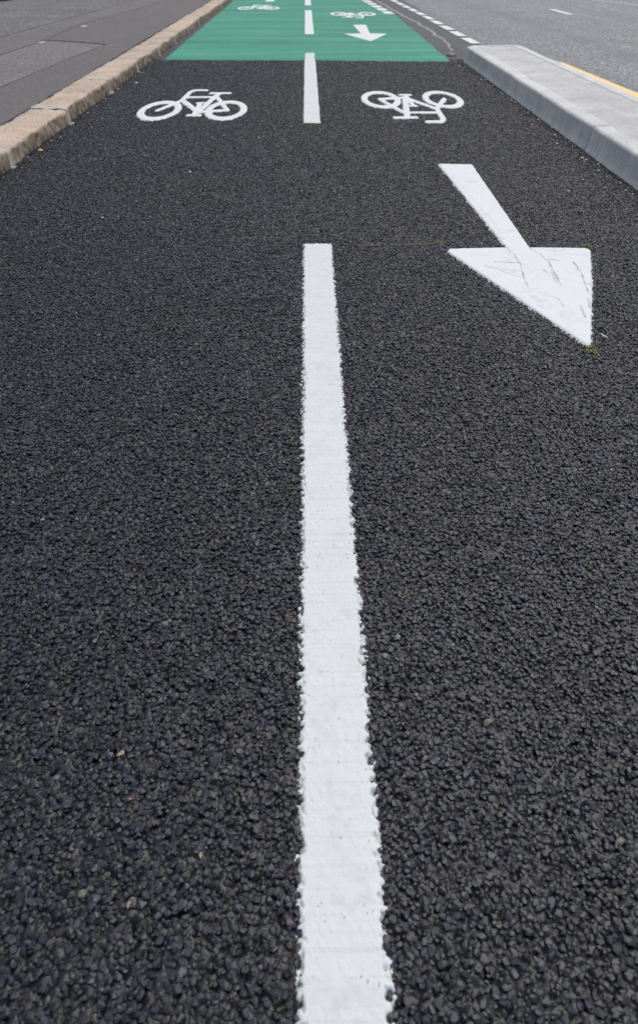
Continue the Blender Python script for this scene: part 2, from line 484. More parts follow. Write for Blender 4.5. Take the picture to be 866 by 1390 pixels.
def marking_mesh(name, bbox, sx, sy, sdf, mat, on_stones, jag=.004, jsize=.009, thick=.0022, grime=None, origin=(0, 0)):
    x0, x1, y0, y1 = bbox
    xs = np.arange(x0, x1 + sx, sx); ys = np.arange(y0, y1 + sy, sy)
    X, Y = np.meshgrid(xs, ys); X = X.ravel(); Y = Y.ravel()
    d = sdf(X, Y) + jag * (vnoise(X, Y, jsize, 51) * .7 + vnoise(X, Y, jsize * .45, 52) * .5)
    if on_stones:
        s, _ = chunked(stones, X, Y)
        m = d / .0035 + (s + .0022) / .0034 * (.55 + .45 * vnoise(X, Y, .07, 56))            # paint catches on stone tops at the edge
        lvl = .0002 + .0008 * sstep(-.001, .006, d)
        top = np.maximum(s * .12 + lvl, s * .5 + .0006)
        top = np.where(d > .002, np.maximum(top, lvl + .00022 * vnoise(X, Y, .009, 53) + .00025 * vnoise(X, Y, .005, 55) + .0004 * vnoise(X * .12, Y, .014, 54)), np.maximum(s, -.003) + .0008)
        k = np.clip(m * .8, -1, 1)
        z = np.where(k > 0, s * (1 - k) + top * k + .0004 * k, s + k * .003)
        keep = m > -1.2
    else:
        m = d / .0045
        z = thick * sstep(-1, 1.2, m) - .0045 * (1 - sstep(-1.2, .2, m)) + .0005 * vnoise(X, Y, .010, 53) + .0003 * vnoise(X, Y, .005, 55) + .0006
        keep = m > -1.2
    q = grid_quads(len(xs), len(ys))
    q = q[keep[q].any(1)]
    used = np.zeros(len(X), bool); used[q.ravel()] = True
    remap = np.cumsum(used) - 1
    g = grime(X, Y) if grime is not None else np.zeros(len(X), np.float32)
    # thin paint at the very edge shows the stone through
    co = np.stack([X - origin[0], Y - origin[1], z], -1)[used]
    return mesh_np(name, co, remap[q], mat, attrs={'grime': g[used]})

def at(me_name, me, loc, label, cat, group=None, rot=0):
    o = link(me_name, me); o.location = (loc[0], loc[1], loc[2] if len(loc) > 2 else 0); o.rotation_euler.z = rot
    return tag(o, label, cat, group)

CXL = .038   # centre line
def rect_sdf(x0, x1, y0, y1, bow=0.0):
    def f(X, Y):
        w = bow * sstep(y1 - .12, y1, Y)
        return np.minimum(np.minimum(X - x0 + w, x1 + w - X), np.minimum(Y - y0, y1 - Y))
    return f
CG = 'white centre line dashes'
def spots(X, Y):
    a = sstep(.74, .92, vnoise(X, Y, .0040, 61)) * (hash2(np.floor(X / .012), np.floor(Y / .012), 62) > .80)
    b = sstep(.1, .9, .5 * vnoise(X, Y, .03, 63) + .5 * vnoise(X, Y, .011, 64)) * .12
    return np.clip(a * .7 + b, 0, .8).astype(np.float32)
me = marking_mesh('centre_dash', (-.055, .13, -.30, 2.60), .0014, .0018, lambda X, Y: np.minimum(np.minimum(X - LINE_L, np.interp(Y, [.2, LINE_END], [LINE_R - .008, LINE_R + .001]) - X), np.minimum(Y + .9, LINE_END - Y)), M_WHITE, True, jag=.0042, grime=spots)
def with_spill(me, co, tris):
    used = np.unique(tris); rm = np.zeros(len(co), np.int64); rm[used] = np.arange(len(used))
    c = co[used].copy(); c[:, 2] += .0003
    m2 = tri_mesh('tmp', c, rm[tris].astype(np.int32), M_WHITE)
    bm = bmesh.new(); bm.from_mesh(me); bm.from_mesh(m2); bm.to_mesh(me); bm.free(); bpy.data.meshes.remove(m2)
with_spill(me, *SPILL)
at('centre_line_dash', me, (0, 0), 'longest nearest white centre dash, ragged edged, running out of the bottom of view', 'road marking', CG)
me = marking_mesh('centre_dash', (-.04, .13, 4.78, 8.50), .003, .008, lambda X, Y: rect_sdf(-.020, .088, 4.84, 8.45)(X - .006 * np.clip((Y - 5.5) / 3, 0, 1), Y), M_WHITE, False, jag=.004)
at('centre_line_dash', me, (0, 0), 'white centre dash between the two large bicycle symbols, reaching the green edge', 'road marking', CG)
for y0, y1, lab in ((10.39, 14.39, 'white centre dash wholly on the green surfacing beside the small arrow'),
                    (15.70, 19.6, 'farthest white centre dash on green at the top edge')):
    me = marking_mesh('centre_dash', (-.05, .05 + .11, y0 - .04, y1 + .04), .005, .02, rect_sdf(-.008, .107, y0, y1), M_WHITE_FLAT, False)
    at('centre_line_dash', me, (-.003, 0, .004), lab, 'road marking', CG)

# bicycle symbol: drawn undistorted in (u, v), stretched along the path by ST
ST = 2.38
def bike_sdf(X, Y):
    u, v = X, Y / ST
    ring = lambda c: .0220 - np.abs(np.sqrt((u - c) ** 2 + v ** 2) - .1265)
    d = np.maximum(ring(-.24), ring(.24))
    seg = lambda a, b, w: sd_seg(u, v, a, b, w)
    hd = (-.135, .165); bb = (.045, -.030)
    for a, b, w in [((-.255, -.005), (-.14, .150), .030),      # fork
                    (hd, (-.124, .300), .034), ((-.124, .300), (-.112, .328), .032), ((-.112, .328), (-.090, .343), .030),                  # steerer
                    ((-.090, .344), (.0, .345), .026),          # handlebar
                    ((-.135, .215), (.09, .215), .023),         # top tube
                    (hd, bb, .036),                             # down tube
                    (bb, (.115, .270), .040),                   # seat tube
                    ((.105, .24), (.247, .0), .030),            # seat stay
                    (bb, (.247, -.004), .030),                  # chain stay
                    ((.055, .287), (.205, .287), .026),         # saddle
                    ((.028, -.075), (.020, .105), .030),        # crank
                    ((-.01, -.078), (.07, -.078), .024),        # lower pedal
                    ((.0, .112), (.05, .112), .020)]:           # upper pedal
        d = np.maximum(d, seg(a, b, w))
    return d
me_bike = marking_mesh('bicycle_symbol', (-.43, .43, -.42, .90), .0045, .007, bike_sdf, M_WHITE_FLAT, False, jag=.0012, thick=.0024)
BG = 'white bicycle symbols on the path'
at('bicycle_symbol', me_bike, (-.825, 5.29), 'large white bicycle symbol, upright, on dark asphalt left of the centre line', 'road marking', BG)
at('bicycle_symbol', me_bike, (.815, 5.685), 'large white bicycle symbol, upside down, on dark asphalt right of the centre line', 'road marking', BG, math.pi)
at('bicycle_symbol', me_bike, (-.885, 14.95, .004), 'small distant white bicycle symbol on green near the kerb stones', 'road marking', BG)
at('bicycle_symbol', me_bike, (.815, 13.62, .004), 'small distant white bicycle symbol on green behind the small arrow', 'road marking', BG, math.pi)

# arrows
AX = .822
def arrow_poly():
    return [(.715, 3.77), (.895, 3.755), (.872, 2.512), (1.092, 2.500), (1.104, 2.478), (.972, 2.08), (.840, 1.712), (.828, 1.712), (.70, 2.06), (.545, 2.470), (.556, 2.502), (.782, 2.512)]
def lines_to_grime(lines):
    def f(X, Y):
        g = np.zeros(X.shape)
        for pts, w, a in lines:
            for p, q in zip(pts[:-1], pts[1:]):
                wob = .004 * vnoise(X, Y, .03, 71)
                d = sd_seg(X + wob, Y + 1.4 * wob, p, q, w)
                g = np.maximum(g, sstep(-.0015, .0015, d) * min(1, a * 1.1) * (.6 + .4 * vnoise(X, Y, .03, 72)))
        g = np.maximum(g, .16 * sstep(.2, .9, .6 * vnoise(X + .02 * vnoise(X, Y, .03, 74), Y, .06, 73) + .5 * vnoise(X, Y, .014, 75)))
        return np.clip(g, 0, 1).astype(np.float32)
    return f
CR = [  # seams and scuffs of the laid pieces (path coordinates)
    ([(.782, 2.51), (.793, 2.44), (.790, 2.33), (.772, 2.22), (.765, 2.13)], .005, .75),
    ([(.872, 2.51), (.893, 2.44), (.906, 2.36), (.895, 2.26), (.885, 2.14)], .005, .75),
    ([(.735, 3.68), (.80, 2.75)], .0035, .35),
    ([(.70, 2.36), (.79, 2.345)], .008, .6), ([(.655, 2.33), (.70, 2.28), (.765, 2.20)], .006, .5),
    ([(.585, 2.44), (.70, 2.432)], .005, .35), ([(.93, 2.43), (1.07, 2.425)], .006, .35),
    ([(.94, 2.47), (.985, 2.46), (1.005, 2.485)], .008, .45), ([(.915, 2.38), (.945, 2.36)], .010, .5),
    ([(1.000, 2.36), (.982, 2.20), (.955, 2.06)], .006, .7), ([(.985, 2.16), (1.03, 2.05), (1.035, 1.93), (1.01, 1.86)], .006, .5),
    ([(.90, 1.98), (.885, 1.89)], .007, .8), ([(.94, 2.03), (.925, 1.96)], .008, .55), ([(.985, 1.86), (.99, 1.82), (.985, 1.80)], .006, .5),
    ([(.86, 2.27), (.875, 2.255)], .010, .5), ([(.89, 2.28), (.875, 2.16)], .007, .45), ([(.80, 2.06), (.84, 2.03), (.84, 1.97)], .006, .35),
    ([(.777, 2.62), (.79, 2.60)], .010, .7)]
AP = arrow_poly()
me = marking_mesh('arrow_marking', (.50, 1.15, 1.66, 3.82), .0035, .0045, lambda X, Y: sd_poly(X, Y, AP), M_WHITE_FLAT, False, jag=.0016, thick=.0028, grime=lines_to_grime(CR))
AG = 'white direction arrows'
at('arrow_marking', me, (0, 0), 'large cracked white arrow on dark asphalt pointing toward the viewer', 'road marking', AG)
me_far = marking_mesh('arrow_marking', (-.33, .33, -1.10, 1.12), .006, .012,
                      lambda X, Y: sd_poly(X, Y, [(-.095, 1.05), (.095, 1.05), (.055, -.17), (.275, -.19), (.0, -1.03), (-.28, -.19), (-.055, -.17)]), M_WHITE_FLAT, False)
at('arrow_marking', me_far, (.80, 10.58, .004), 'small white arrow on the green surfacing right of the centre line', 'road marking', AG)
at('arrow_marking', me_far, (-.76, 17.85, .004), 'white arrow cut off by the top edge beyond the left bicycle symbol', 'road marking', AG, math.pi)

# green surfacing, slightly uneven in plan
def green_mesh():
    ys = np.concatenate([np.arange(7.84, 8.3, .02), np.arange(8.3, 22, .12)])
    L = np.interp(ys, [7.8, 12, 17.3, 22], [-1.475, -1.50, -1.535, -1.56])
    Rr = np.interp(ys, [7.8, 10, 13.5, 17.3, 22], [1.475, 1.50, 1.525, 1.20, .9])
    n = 160
    t = np.linspace(0, 1, n)
    X = L[:, None] + (Rr - L)[:, None] * t[None, :]
    Y = np.repeat(ys[:, None], n, 1)
    edge = np.minimum(t, 1 - t)[None, :] < .003
    X = X + np.where(edge, .014 * vnoise(X, Y, .06, 81), 0)
    Y0 = Y.copy()
    Y[0] += .030 * vnoise(X[0], Y[0], .045, 82) + .014 * vnoise(X[0], Y[0], .4, 83) + np.interp(X[0], [-1.5, 0, 1.5], [.085, .02, -.10])
    for k in range(1, 8): Y[k] += (Y[0] - Y0[0]) * (1 - k / 8)
    Z = .0022 + .0006 * vnoise(X, Y, .05, 84)
    Z[0] = -.002
    return mesh_np('green_surfacing', np.stack([X.ravel(), Y.ravel(), Z.ravel()], -1), grid_quads(n, len(ys)), M_GREEN)
at('green_surfacing', green_mesh(), (0, 0), 'green coated panel across both lanes with faint darker bands', 'coloured surfacing')

def quad_marking(name, pts, z, mat, label, group, cat='road marking', jit=.006):
    """thin worn paint patch: outline subdivided and roughened, with real thickness"""
    out = []
    n = len(pts)
    for i in range(n):
        a = Vector(pts[i]); b = Vector(pts[(i + 1) % n]); L = (b - a).length
        k = max(2, int(L / .025))
        for j in range(k):
            p = a.lerp(b, j / k); q = .5 * jit
            out.append((p.x + random.uniform(-q, q), p.y + random.uniform(-q, q)))
    bm = bmesh.new()
    top = [bm.verts.new((x, y, z)) for x, y in out]; bot = [bm.verts.new((x, y, -.01)) for x, y in out]
    bm.faces.new(top)
    for i in range(len(out)):
        j = (i + 1) % len(out); bm.faces.new((bot[i], bot[j], top[j], top[i]))
    bmesh.ops.recalc_face_normals(bm, faces=bm.faces)
    me = bpy.data.meshes.new(name); bm.to_mesh(me); bm.free(); me.materials.append(mat)
    return at(name, me, (0, 0), label, cat, group)

ORD = ['first', 'second', 'third', 'fourth', 'fifth', 'sixth', 'seventh', 'eighth', 'ninth', 'tenth', 'eleventh', 'twelfth', 'thirteenth', 'fourteenth', 'fifteenth']
y = 8.46
for k in range(13):
    l = .61
    cx = 2.055 - max(0, y - 9.2) * .0125 - max(0, y - 12.9) * .018
    s = -.02
    quad_marking('road_edge_dash', [(cx - .06, y), (cx + .06, y), (cx + .06 + s, y + l), (cx - .06 + s, y + l)], .005, M_WHITE_FLAT,
                 '%s short white dash beyond the concrete island along the edge of the grey road' % ORD[k], 'short white dashes along the road edge')
    y += .81
y = 13.56
for k, l in enumerate((.54, .54, .54, .54, .54, .54)):
    x = np.interp(y, [13.56, 17.3, 22], [1.45, 1.27, 1.05])
    quad_marking('green_edge_dash', [(x - .085, y), (x + .085, y), (x + .06, y + l), (x - .11, y + l)], .008, M_WHITE_FLAT,
                 '%s white dash along the right edge of the green, counted from its near end' % ORD[k], 'white dashes on the green edge')
    y += .72
quad_marking('lane_dash', [(4.49, 13.45), (4.60, 13.45), (4.60, 14.6), (4.49, 14.6)], .004, M_WHITE_FLAT,
             'lone white lane dash out on the grey road', None)
quad_marking('road_side_line', [(6.15, 17.3), (6.27, 17.3), (6.62, 15.5), (7.6, 11), (7.48, 11), (6.50, 15.5)][::-1], .004, mat_paint('faded_white_line', (.42, .43, .44), (.2, .2, .2)),
             'faded white line crossing the top right corner of the road', None)
quad_marking('yellow_line', [(2.46, 7.70), (2.60, 7.66), (2.66, 6.0), (2.74, 4.0), (2.84, 1.0), (2.93, -2), (2.79, -2), (2.70, 1.0), (2.60, 4.0), (2.52, 6.0)], .004, M_YELLOW,
             'yellow painted line along the road side of the concrete island', None)

# ------------------------------------------------------------------ wavy joint + iron stud at the nose of the island
def ribbon(name, pts, w, z, mat, wj=.3, step=.04, th=.006):
    P = [Vector((*p, 0)) for p in pts]; out = []
    for a, b in zip(P[:-1], P[1:]):
        k = max(1, int((b - a).length / step))
        out += [a.lerp(b, i / k) for i in range(k)]
    out.append(P[-1])
    bm = bmesh.new(); rows = []
    for i, p in enumerate(out):
        t = (out[min(i + 1, len(out) - 1)] - out[max(i - 1, 0)]).normalized(); nrm = Vector((-t.y, t.x, 0))
        taper = 1.0 if 0 < i < len(out) - 1 else .3
        c = p + nrm * w * .8 * mnoise.noise(p * 2.3)
        wl = w * .5 * taper * (1 + wj * random.uniform(-1, 1)); wr = w * .5 * taper * (1 + wj * random.uniform(-1, 1))
        rows.append([bm.verts.new(c + nrm * wl + Vector((0, 0, z - th))), bm.verts.new(c + nrm * wl * .7 + Vector((0, 0, z))),
                     bm.verts.new(c - nrm * wr * .7 + Vector((0, 0, z))), bm.verts.new(c - nrm * wr + Vector((0, 0, z - th)))])
    for a, b in zip(rows[:-1], rows[1:]):
        for j in range(3): bm.faces.new((a[j], b[j], b[j + 1], a[j + 1]))
    bmesh.ops.recalc_face_normals(bm, faces=bm.faces)
    for f in bm.faces:
        f.smooth = True
    me = bpy.data.meshes.new(name); bm.to_mesh(me); bm.free(); me.materials.append(mat)
    if me.polygons and me.polygons[0].normal.z < 0: me.flip_normals()
    return link(name, me)
o = ribbon('sealed_joint', [(1.50, 17), (1.60, 14.4), (1.68, 12.5), (1.725, 11), (1.722, 9.75)], .055, .006, M_JOINTLINE)
tag(o, 'pale wavy sealed joint in the dark strip between green panel and road dashes', 'joint')
o = ribbon('crack', [(1.72, 9.73), (1.715, 9.3), (1.66, 8.75), (1.63, 8.55)], .035, .005, M_JOINTLINE, .5)
tag(o, 'short greyish crack running from the wavy joint to the concrete island nose', 'crack')

def blob(name, r, mat, loc, seed, squash=.6, label=None, cat=None, group=None, sub=2, amp=.35, stretch=1.0, rot=0):
    bm = bmesh.new(); bmesh.ops.create_icosphere(bm, subdivisions=sub, radius=1)
    for v in bm.verts:
        n = mnoise.noise(v.co * 1.3 + Vector((seed * 3.1, seed * 1.7, 0))) + .5 * mnoise.noise(v.co * 2.9 + Vector((0, seed, 5)))
        v.co *= 1 + amp * n
        v.co = Vector((v.co.x * r, v.co.y * r * stretch, v.co.z * r * squash))
    me = bpy.data.meshes.new(name); bm.to_mesh(me); bm.free(); me.materials.append(mat)
    for p in me.polygons: p.use_smooth = sub > 1
    o = link(name, me); o.location = loc; o.rotation_euler.z = rot
    return tag(o, label, cat, group)
blob('iron_stud', .055, M_IRON, (1.565, 8.20, .004), 3, .45, 'small grey lump on the asphalt beside the green corner and island nose', 'stud', sub=3, amp=.2)

# ------------------------------------------------------------------ left kerb stones and footpath
KH = .082
def kerb_stone(y0, y1, k):
    prof = []
    xb, xf = -1.835, -1.60
    for t in np.linspace(0, 1, 12): prof.append((xb + (xf - .020 - xb) * t, KH + .004 * math.sin(t * 3.1), 0.0))
    for a in np.linspace(0, 90, 9)[1:]: prof.append((xf - .020 + .020 * math.sin(R(a)), KH - .020 + .020 * math.cos(R(a)), a / 90 * .6))
    for t in np.linspace(0, 1, 9)[1:]: prof.append((xf + .008 * t, KH - .020 - (KH + .0) * t, .65 + .35 * t))
    prof = [(xb + .002, -.03, 0)] + [(xb, KH * .6, 0)] + prof
    ys = np.linspace(y0 + .0005, y1 - .0005, max(8, int((y1 - y0) / .014)))
    px = np.array([p[0] for p in prof]); pz = np.array([p[1] for p in prof]); pf = np.array([p[2] for p in prof])
    n = len(prof)
    X = np.repeat(px[None], len(ys), 0); Z = np.repeat(pz[None], len(ys), 0); Y = np.repeat(ys[:, None], n, 1)
    rough = (pf[None] > 0)
    n1 = vnoise(Y, Z * 1.2 + k * 7.3, .055, 91); n2 = vnoise(Y, Z + k * 3.3 + X, .02, 92); n3 = vnoise(Y, X + k, .16, 93)
    n4 = vnoise(Y + k * 2.7, X * 0, .30, 96)
    fw = sstep(0, .6, np.repeat(pf[None], len(ys), 0))
    e0 = np.minimum(ys - y0, y1 - ys)[:, None]; fw = fw * (.15 + .85 * sstep(0, .08, e0))
    X = X + fw * (.008 * n1 + .004 * n2 + .010 * n4)
    e = np.minimum(ys - y0, y1 - ys)[:, None]
    rnd = .007 * (1 - sstep(0, .03, e))
    Z = Z - rnd * (Z > .02) + .005 * n3 * (Z > .03) + .0035 * n2 * (Z > .05) * (1 - .3 * fw) + .0022 * vnoise(Y, X, .011, 89) * (Z > .04)
    Z = Z + (vnoise(np.full_like(Y, k * 1.7), Y * 0, .9, 94) * .005) * (Z > .03)
    X = X + np.where(np.arange(n)[None] < 8, .006 * vnoise(Y, X * 0 + k, .05, 95), 0)
    ee = np.minimum(Y - y0, (y1 - Y) * 1.6)
    mort = (1 - sstep(.0, .035, ee - .030 - .030 * vnoise(Y, X + Z, .05, 97) - .025 * vnoise(X * 1.5 + k, Z, .09, 98))) * (.75 + .25 * n2)
    mort = mort * np.clip(.35 + 1.2 * hash2(np.array([k]), np.array([3]), 99)[0], .35, 1)
    me = mesh_np('kerb_stone', np.stack([X.ravel(), Y.ravel() - (y0 + y1) / 2, Z.ravel()], -1), grid_quads(n, len(ys))[:, ::-1], M_STONE,
                 attrs={'face': np.repeat(pf[None], len(ys), 0).ravel(), 'mortar': np.clip(mort, 0, 1).ravel()})
    # end caps
    return me
def mortar_mesh(k):
    """low splash of pale mortar left on the asphalt at the foot of a joint"""
    rnd = random.Random(k * 13 + 1); nr, na = 6, 28
    bm = bmesh.new(); c = bm.verts.new((0, 0, .004)); prev = None
    for i in range(1, nr + 1):
        t = i / nr; ring = []
        for j in range(na):
            a = j / na * 6.283
            rr = (.032 + .020 * mnoise.noise(Vector((math.cos(a) * 1.5, math.sin(a) * 1.5, k * 2.7))) + .012 * mnoise.noise(Vector((math.cos(a) * 4, math.sin(a) * 4, k)))) * t
            x, y = rr * math.cos(a) * .75, rr * math.sin(a) * 1.3
            ring.append(bm.verts.new((x, y, .004 * (1 - t ** 2) - .004 * (t > .95) + .0015 * mnoise.noise(Vector((x * 90, y * 90, k))))))
        for j in range(na):
            if prev is None: bm.faces.new((c, ring[j], ring[(j + 1) % na]))
            else: bm.faces.new((prev[j], ring[j], ring[(j + 1) % na], prev[(j + 1) % na]))
        prev = ring
    me = bpy.data.meshes.new('mortar_splash'); bm.to_mesh(me); bm.free(); me.materials.append(M_MORTAR)
    for p in me.polygons: p.use_smooth = True
    return me
joints = [-3.0, -1.9, -.75, .40, 1.55, 2.68, 3.78, 4.88, 6.05, 7.15, 8.30, 9.45, 10.6, 11.7, 12.85, 14.0, 15.1, 16.2, 17.35, 18.5, 19.6]
for k, (a, b) in enumerate(zip(joints[:-1], joints[1:])):
    if b < 3.4: lab = 'kerb stone just out of view on the left'
    i = k - 5
    lab = ('pale pinkish kerb stone beside the footpath, %s along the kerb from the left edge' % ORD[max(i, 0)]) if b > 3.4 else 'pale pinkish kerb stone nearest to the viewer, out of frame at left'
    root = empty('kerb_stone', (0, (a + b) / 2, 0), lab, 'kerb stone', 'pale stone kerb along the footpath')
    link('stone_block', kerb_stone(a, b, k), root)
    mo = link('mortar_splash', mortar_mesh(k), root); mo.location = (-1.582, (b - a) / 2 - .03, 0); mo.scale = (1, 1, 1) if k in (6, 7) else (.55, .6, .8)

# footpath: one level, several generations of surfacing
FZ = KH - .006
def fp_sheet(name, pts, z, mat, jit=.012):
    out = []
    n = len(pts)
    for i in range(n):
        a = Vector(pts[i]); b = Vector(pts[(i + 1) % n]); k = max(1, min(400, int((b - a).length / .03)))
        for j in range(k):
            p = a.lerp(b, j / k)
            w = Vector((p.x * 9, p.y * 9, 3))
            out.append((p.x + jit * mnoise.noise(w), p.y + jit * mnoise.noise(w + Vector((7, 0, 0))), z))
    bm = bmesh.new(); f = bm.faces.new([bm.verts.new(p) for p in out])
    if f.normal.z < 0: f.normal_flip()
    bm.normal_update()
    if f.normal.z < 0: f.normal_flip()
    me = bpy.data.meshes.new(name); bm.to_mesh(me); bm.free(); me.materials.append(mat)
    return tag(link(name, me), kind='structure')
sheet('footpath', -30, -1.842, -30, 200, FZ - .004, M_FP_OLD)
fp_sheet('footpath_coarse_surface', [(-12, -10), (-3.70, -10), (-3.66, 9.0), (-3.45, 14.6), (-3.3, 40), (-12, 40)], FZ - .001, M_FP_COARSE, .05)
fp_sheet('footpath_grey_patch', [(-3.06, -6), (-2.40, -6), (-2.36, 5.7), (-2.30, 7.2), (-2.21, 8.5), (-2.55, 8.72), (-3.0, 8.92), (-3.05, 7.6)], FZ - .001, M_FP_PATCH)
fp_sheet('footpath_new_strip', [(-1.85, -6), (-1.85, 40), (-2.2, 40), (-2.83, 14.1), (-3.11, 10.9), (-3.01, 8.96), (-2.55, 8.75), (-2.19, 8.52), (-2.285, 7.2), (-2.345, 5.7), (-2.385, -6)], FZ + .002, M_FP_STRIP)
for nm, pts, w, mt in (('footpath_seam', [(-2.39, -4), (-2.352, 5.7), (-2.292, 7.2), (-2.20, 8.51)], .014, M_SEAM_SOFT),
                       ('footpath_seam', [(-3.0, 8.9), (-3.11, 10.9), (-2.83, 14.1), (-2.4, 24)], .045, M_SEAM_SOFT),
                       ('footpath_seam', [(-3.06, 2), (-3.05, 7.6), (-3.0, 8.9)], .012, M_SEAM_SOFT),
                       ('kerb_back_seam', [(-1.850, -4), (-1.850, 24)], .022, M_SEAM)):
    tag(ribbon(nm, pts, w, FZ + .0045, mt, .5), kind='structure')
for x, y, r, lab in ((-2.96, 8.68, .035, 'white blob on the footpath at the corner of the grey patch'), (-2.99, 10.55, .04, 'white blob on the footpath seam farther from the viewer than the patch corner one')):
    blob('paint_blob', r, M_PEB_PALE, (x, y, FZ + .003), x * 10, .12, lab, 'paint blob', sub=3, amp=.6, stretch=1.6)
# bits scattered in the coarse part
for k in range(10):
    blob('footpath_grit', random.uniform(.008, .018), M_PEB_PALE if k % 2 else M_PEB_TAN, (random.uniform(-5.6, -2.0), random.uniform(7, 15.5), FZ + .004), k + 40, .5,
         'tiny loose bit of grit lying on the footpath', 'grit', 'grit on the footpath', sub=1)

# verge weed at the far left corner
def tuft(name, loc, r, h, n, mat, label, seed, cat='weed', leaf=.3):
    rnd = random.Random(seed); bm = bmesh.new()
    for i in range(n):
        a = rnd.uniform(0, 6.283); d = r * math.sqrt(rnd.random()); l = leaf * r * rnd.uniform(.5, 1.3); wv = l * rnd.uniform(.25, .5)
        c = Vector((d * math.cos(a) * (.4 + .6 * rnd.random()), d * math.sin(a), rnd.random() ** 1.5 * h))
        m = Matrix.Rotation(rnd.uniform(0, 6.283), 3, 'Z') @ Matrix.Rotation(rnd.uniform(-1.1, 1.1), 3, 'X')
        vs = [bm.verts.new(c + m @ Vector(p)) for p in ((0, -l / 2, 0), (wv, 0, l * .12), (0, l / 2, 0), (-wv, 0, l * .12))]
        bm.faces.new(vs)
    me = bpy.data.meshes.new(name); bm.to_mesh(me); bm.free(); me.materials.append(mat)
    o = link(name, me); o.location = loc
    return tag(o, label, cat)
tuft('weed_clump', (-6.1, 15.9, FZ), .30, .22, 700, M_GRASS, 'dark green weed clump at the far left edge of the footpath', 5, 'weed', .34)

# moss tufts round the arrow and the centre dash
for (x, y, r, n, lab) in ((.530, 2.585, .026, 34, 'yellow green moss tuft off the left corner of the large arrow head'),
                          (1.118, 2.52, .030, 44, 'yellow green moss tuft off the right corner of the large arrow head'),
                          (.836, 1.668, .024, 48, 'yellow green moss tuft at the tip of the large arrow'),
                          (.815, 3.83, .024, 26, 'yellow green moss tuft at the tail end of the large arrow'),
                          (.020, 4.74, .030, 34, 'yellow green moss tuft at the near end of the centre dash by the bicycles')):
    o = tuft('moss_tuft', (x, y, -.001), r, .007, n, M_MOSS, lab, int(x * 1000), 'moss', .28)
    o.scale = (1, 1.7 if 'tip' in lab or 'near end' in lab else 1.0, 1)
# dotted chalk setting-out line
rnd = random.Random(3); bm = bmesh.new()
for i in range(90):
    t = rnd.random(); c = Vector((.19 + .36 * t, 2.545 + .02 * t + rnd.uniform(-.004, .004), rnd.uniform(.0004, .0016))); r = rnd.uniform(.0015, .0035)
    a0 = rnd.uniform(0, 6)
    bm.faces.new([bm.verts.new(c + Vector((r * math.cos(a0 + a), r * math.sin(a0 + a), 0))) for a in (0, 1.3, 2.4, 3.6, 5.0)])
me = bpy.data.meshes.new('chalk_line'); bm.to_mesh(me); bm.free(); me.materials.append(M_CHALK)
tag(link('chalk_line', me), 'faint dotted yellow chalk line between centre dash and arrow head', 'chalk line')

# leaf, scraps, grit
def leaf(name, loc, size, mat, label, rot):
    bm = bmesh.new(); n = 9; rows = []
    for i in range(n):
        t = i / (n - 1); w = size * .38 * math.sin(math.pi * min(1, t * .92 + .05)) ** .8; z = .25 * size * (t - .5) ** 2
        rows.append([bm.verts.new((-w, size * (t - .5), z + .18 * w)), bm.verts.new((0, size * (t - .5), z)), bm.verts.new((w, size * (t - .5), z + .26 * w))])
    for a, b in zip(rows[:-1], rows[1:]):
        for j in range(2): bm.faces.new((a[j], a[j + 1], b[j + 1], b[j]))
    me = bpy.data.meshes.new(name); bm.to_mesh(me); bm.free(); me.materials.append(mat)
    for p in me.polygons: p.use_smooth = True
    o = link(name, me); o.location = loc; o.rotation_euler = (.1, -.15, rot)
    return tag(o, label, 'leaf')
leaf('fallen_leaf', (-1.545, 4.10, .004), .030, M_LEAF, 'tiny yellow fallen leaf on the asphalt by the left kerb stones', 1.1)
o = leaf('white_scrap', (.898, 1.760, .004), .030, M_SCRAP, 'thin white scrap on the asphalt right of the large arrow tip', .45); o.scale = (.22, 1, 1); o['category'] = 'scrap'
PALE = 'pale grit on the asphalt'
for k, (x, y, r) in enumerate([(1.265, 3.256, .008), (1.50, 4.22, .009), (1.54, 3.88, .010), (1.462, 3.314, .007), (-.618, 3.628, .009), (-1.47, 6.46, .016), (1.56, 4.45, .008), (1.58, 4.9, .009), (1.54, 3.62, .008),
                               (1.40, 3.45, .006), (1.57, 5.6, .011), (1.55, 6.6, .011), (1.50, 7.4, .012), (.3, 3.2, .005), (-.9, 2.9, .006), (-.95, 1.75, .006), (1.2, 4.8, .009), (-.3, 4.4, .007)] + [(1.60 - abs(random.gauss(0, .035)), random.uniform(3.2, 8), random.uniform(.004, .008)) for _ in range(34)]
                               + [(-1.575 + abs(random.gauss(0, .03)), random.uniform(3.6, 7.8), random.uniform(.004, .007)) for _ in range(22)]):
    blob('pale_grit', r, M_PEB_PALE, (x, y, .002), k + 1, .6, 'tiny pale chip of grit lying loose on the dark asphalt', 'grit', PALE, sub=1)
for k, (x, y, r, st, mt, lab) in enumerate([(-.294, .288, .0075, 1.0, M_PEB_GREEN, 'round greenish pebble low in the asphalt left of the near centre dash'),
                                            (-.231, .277, .0045, 2.2, M_PEB_TAN, 'thin tan chip right of the greenish pebble'),
                                            (-.286, .470, .0045, 2.0, M_PEB_TAN, 'tan sliver in the asphalt above the reddish chip'),
                                            (-.258, .404, .0040, 1.2, M_PEB_RED, 'reddish chip in the asphalt between tan slivers'),
                                            (.225, .300, .0055, 1.1, M_PEB_GREEN, 'olive pebble right of the near centre dash'),
                                            (.165, .56, .0035, 1.3, M_PEB_TAN, 'tan chip right of the near centre dash'),
                                            (-.15, .33, .0035, 1.8, M_PEB_TAN, 'tan chip close to the left edge of the near centre dash')]):
    blob('pebble', r * .72, mt, (x, y, .0002), k + 70, .4, lab, 'pebble', None, sub=2 if 'greenish' in lab else 1, amp=.5, stretch=st, rot=-.5 * k)

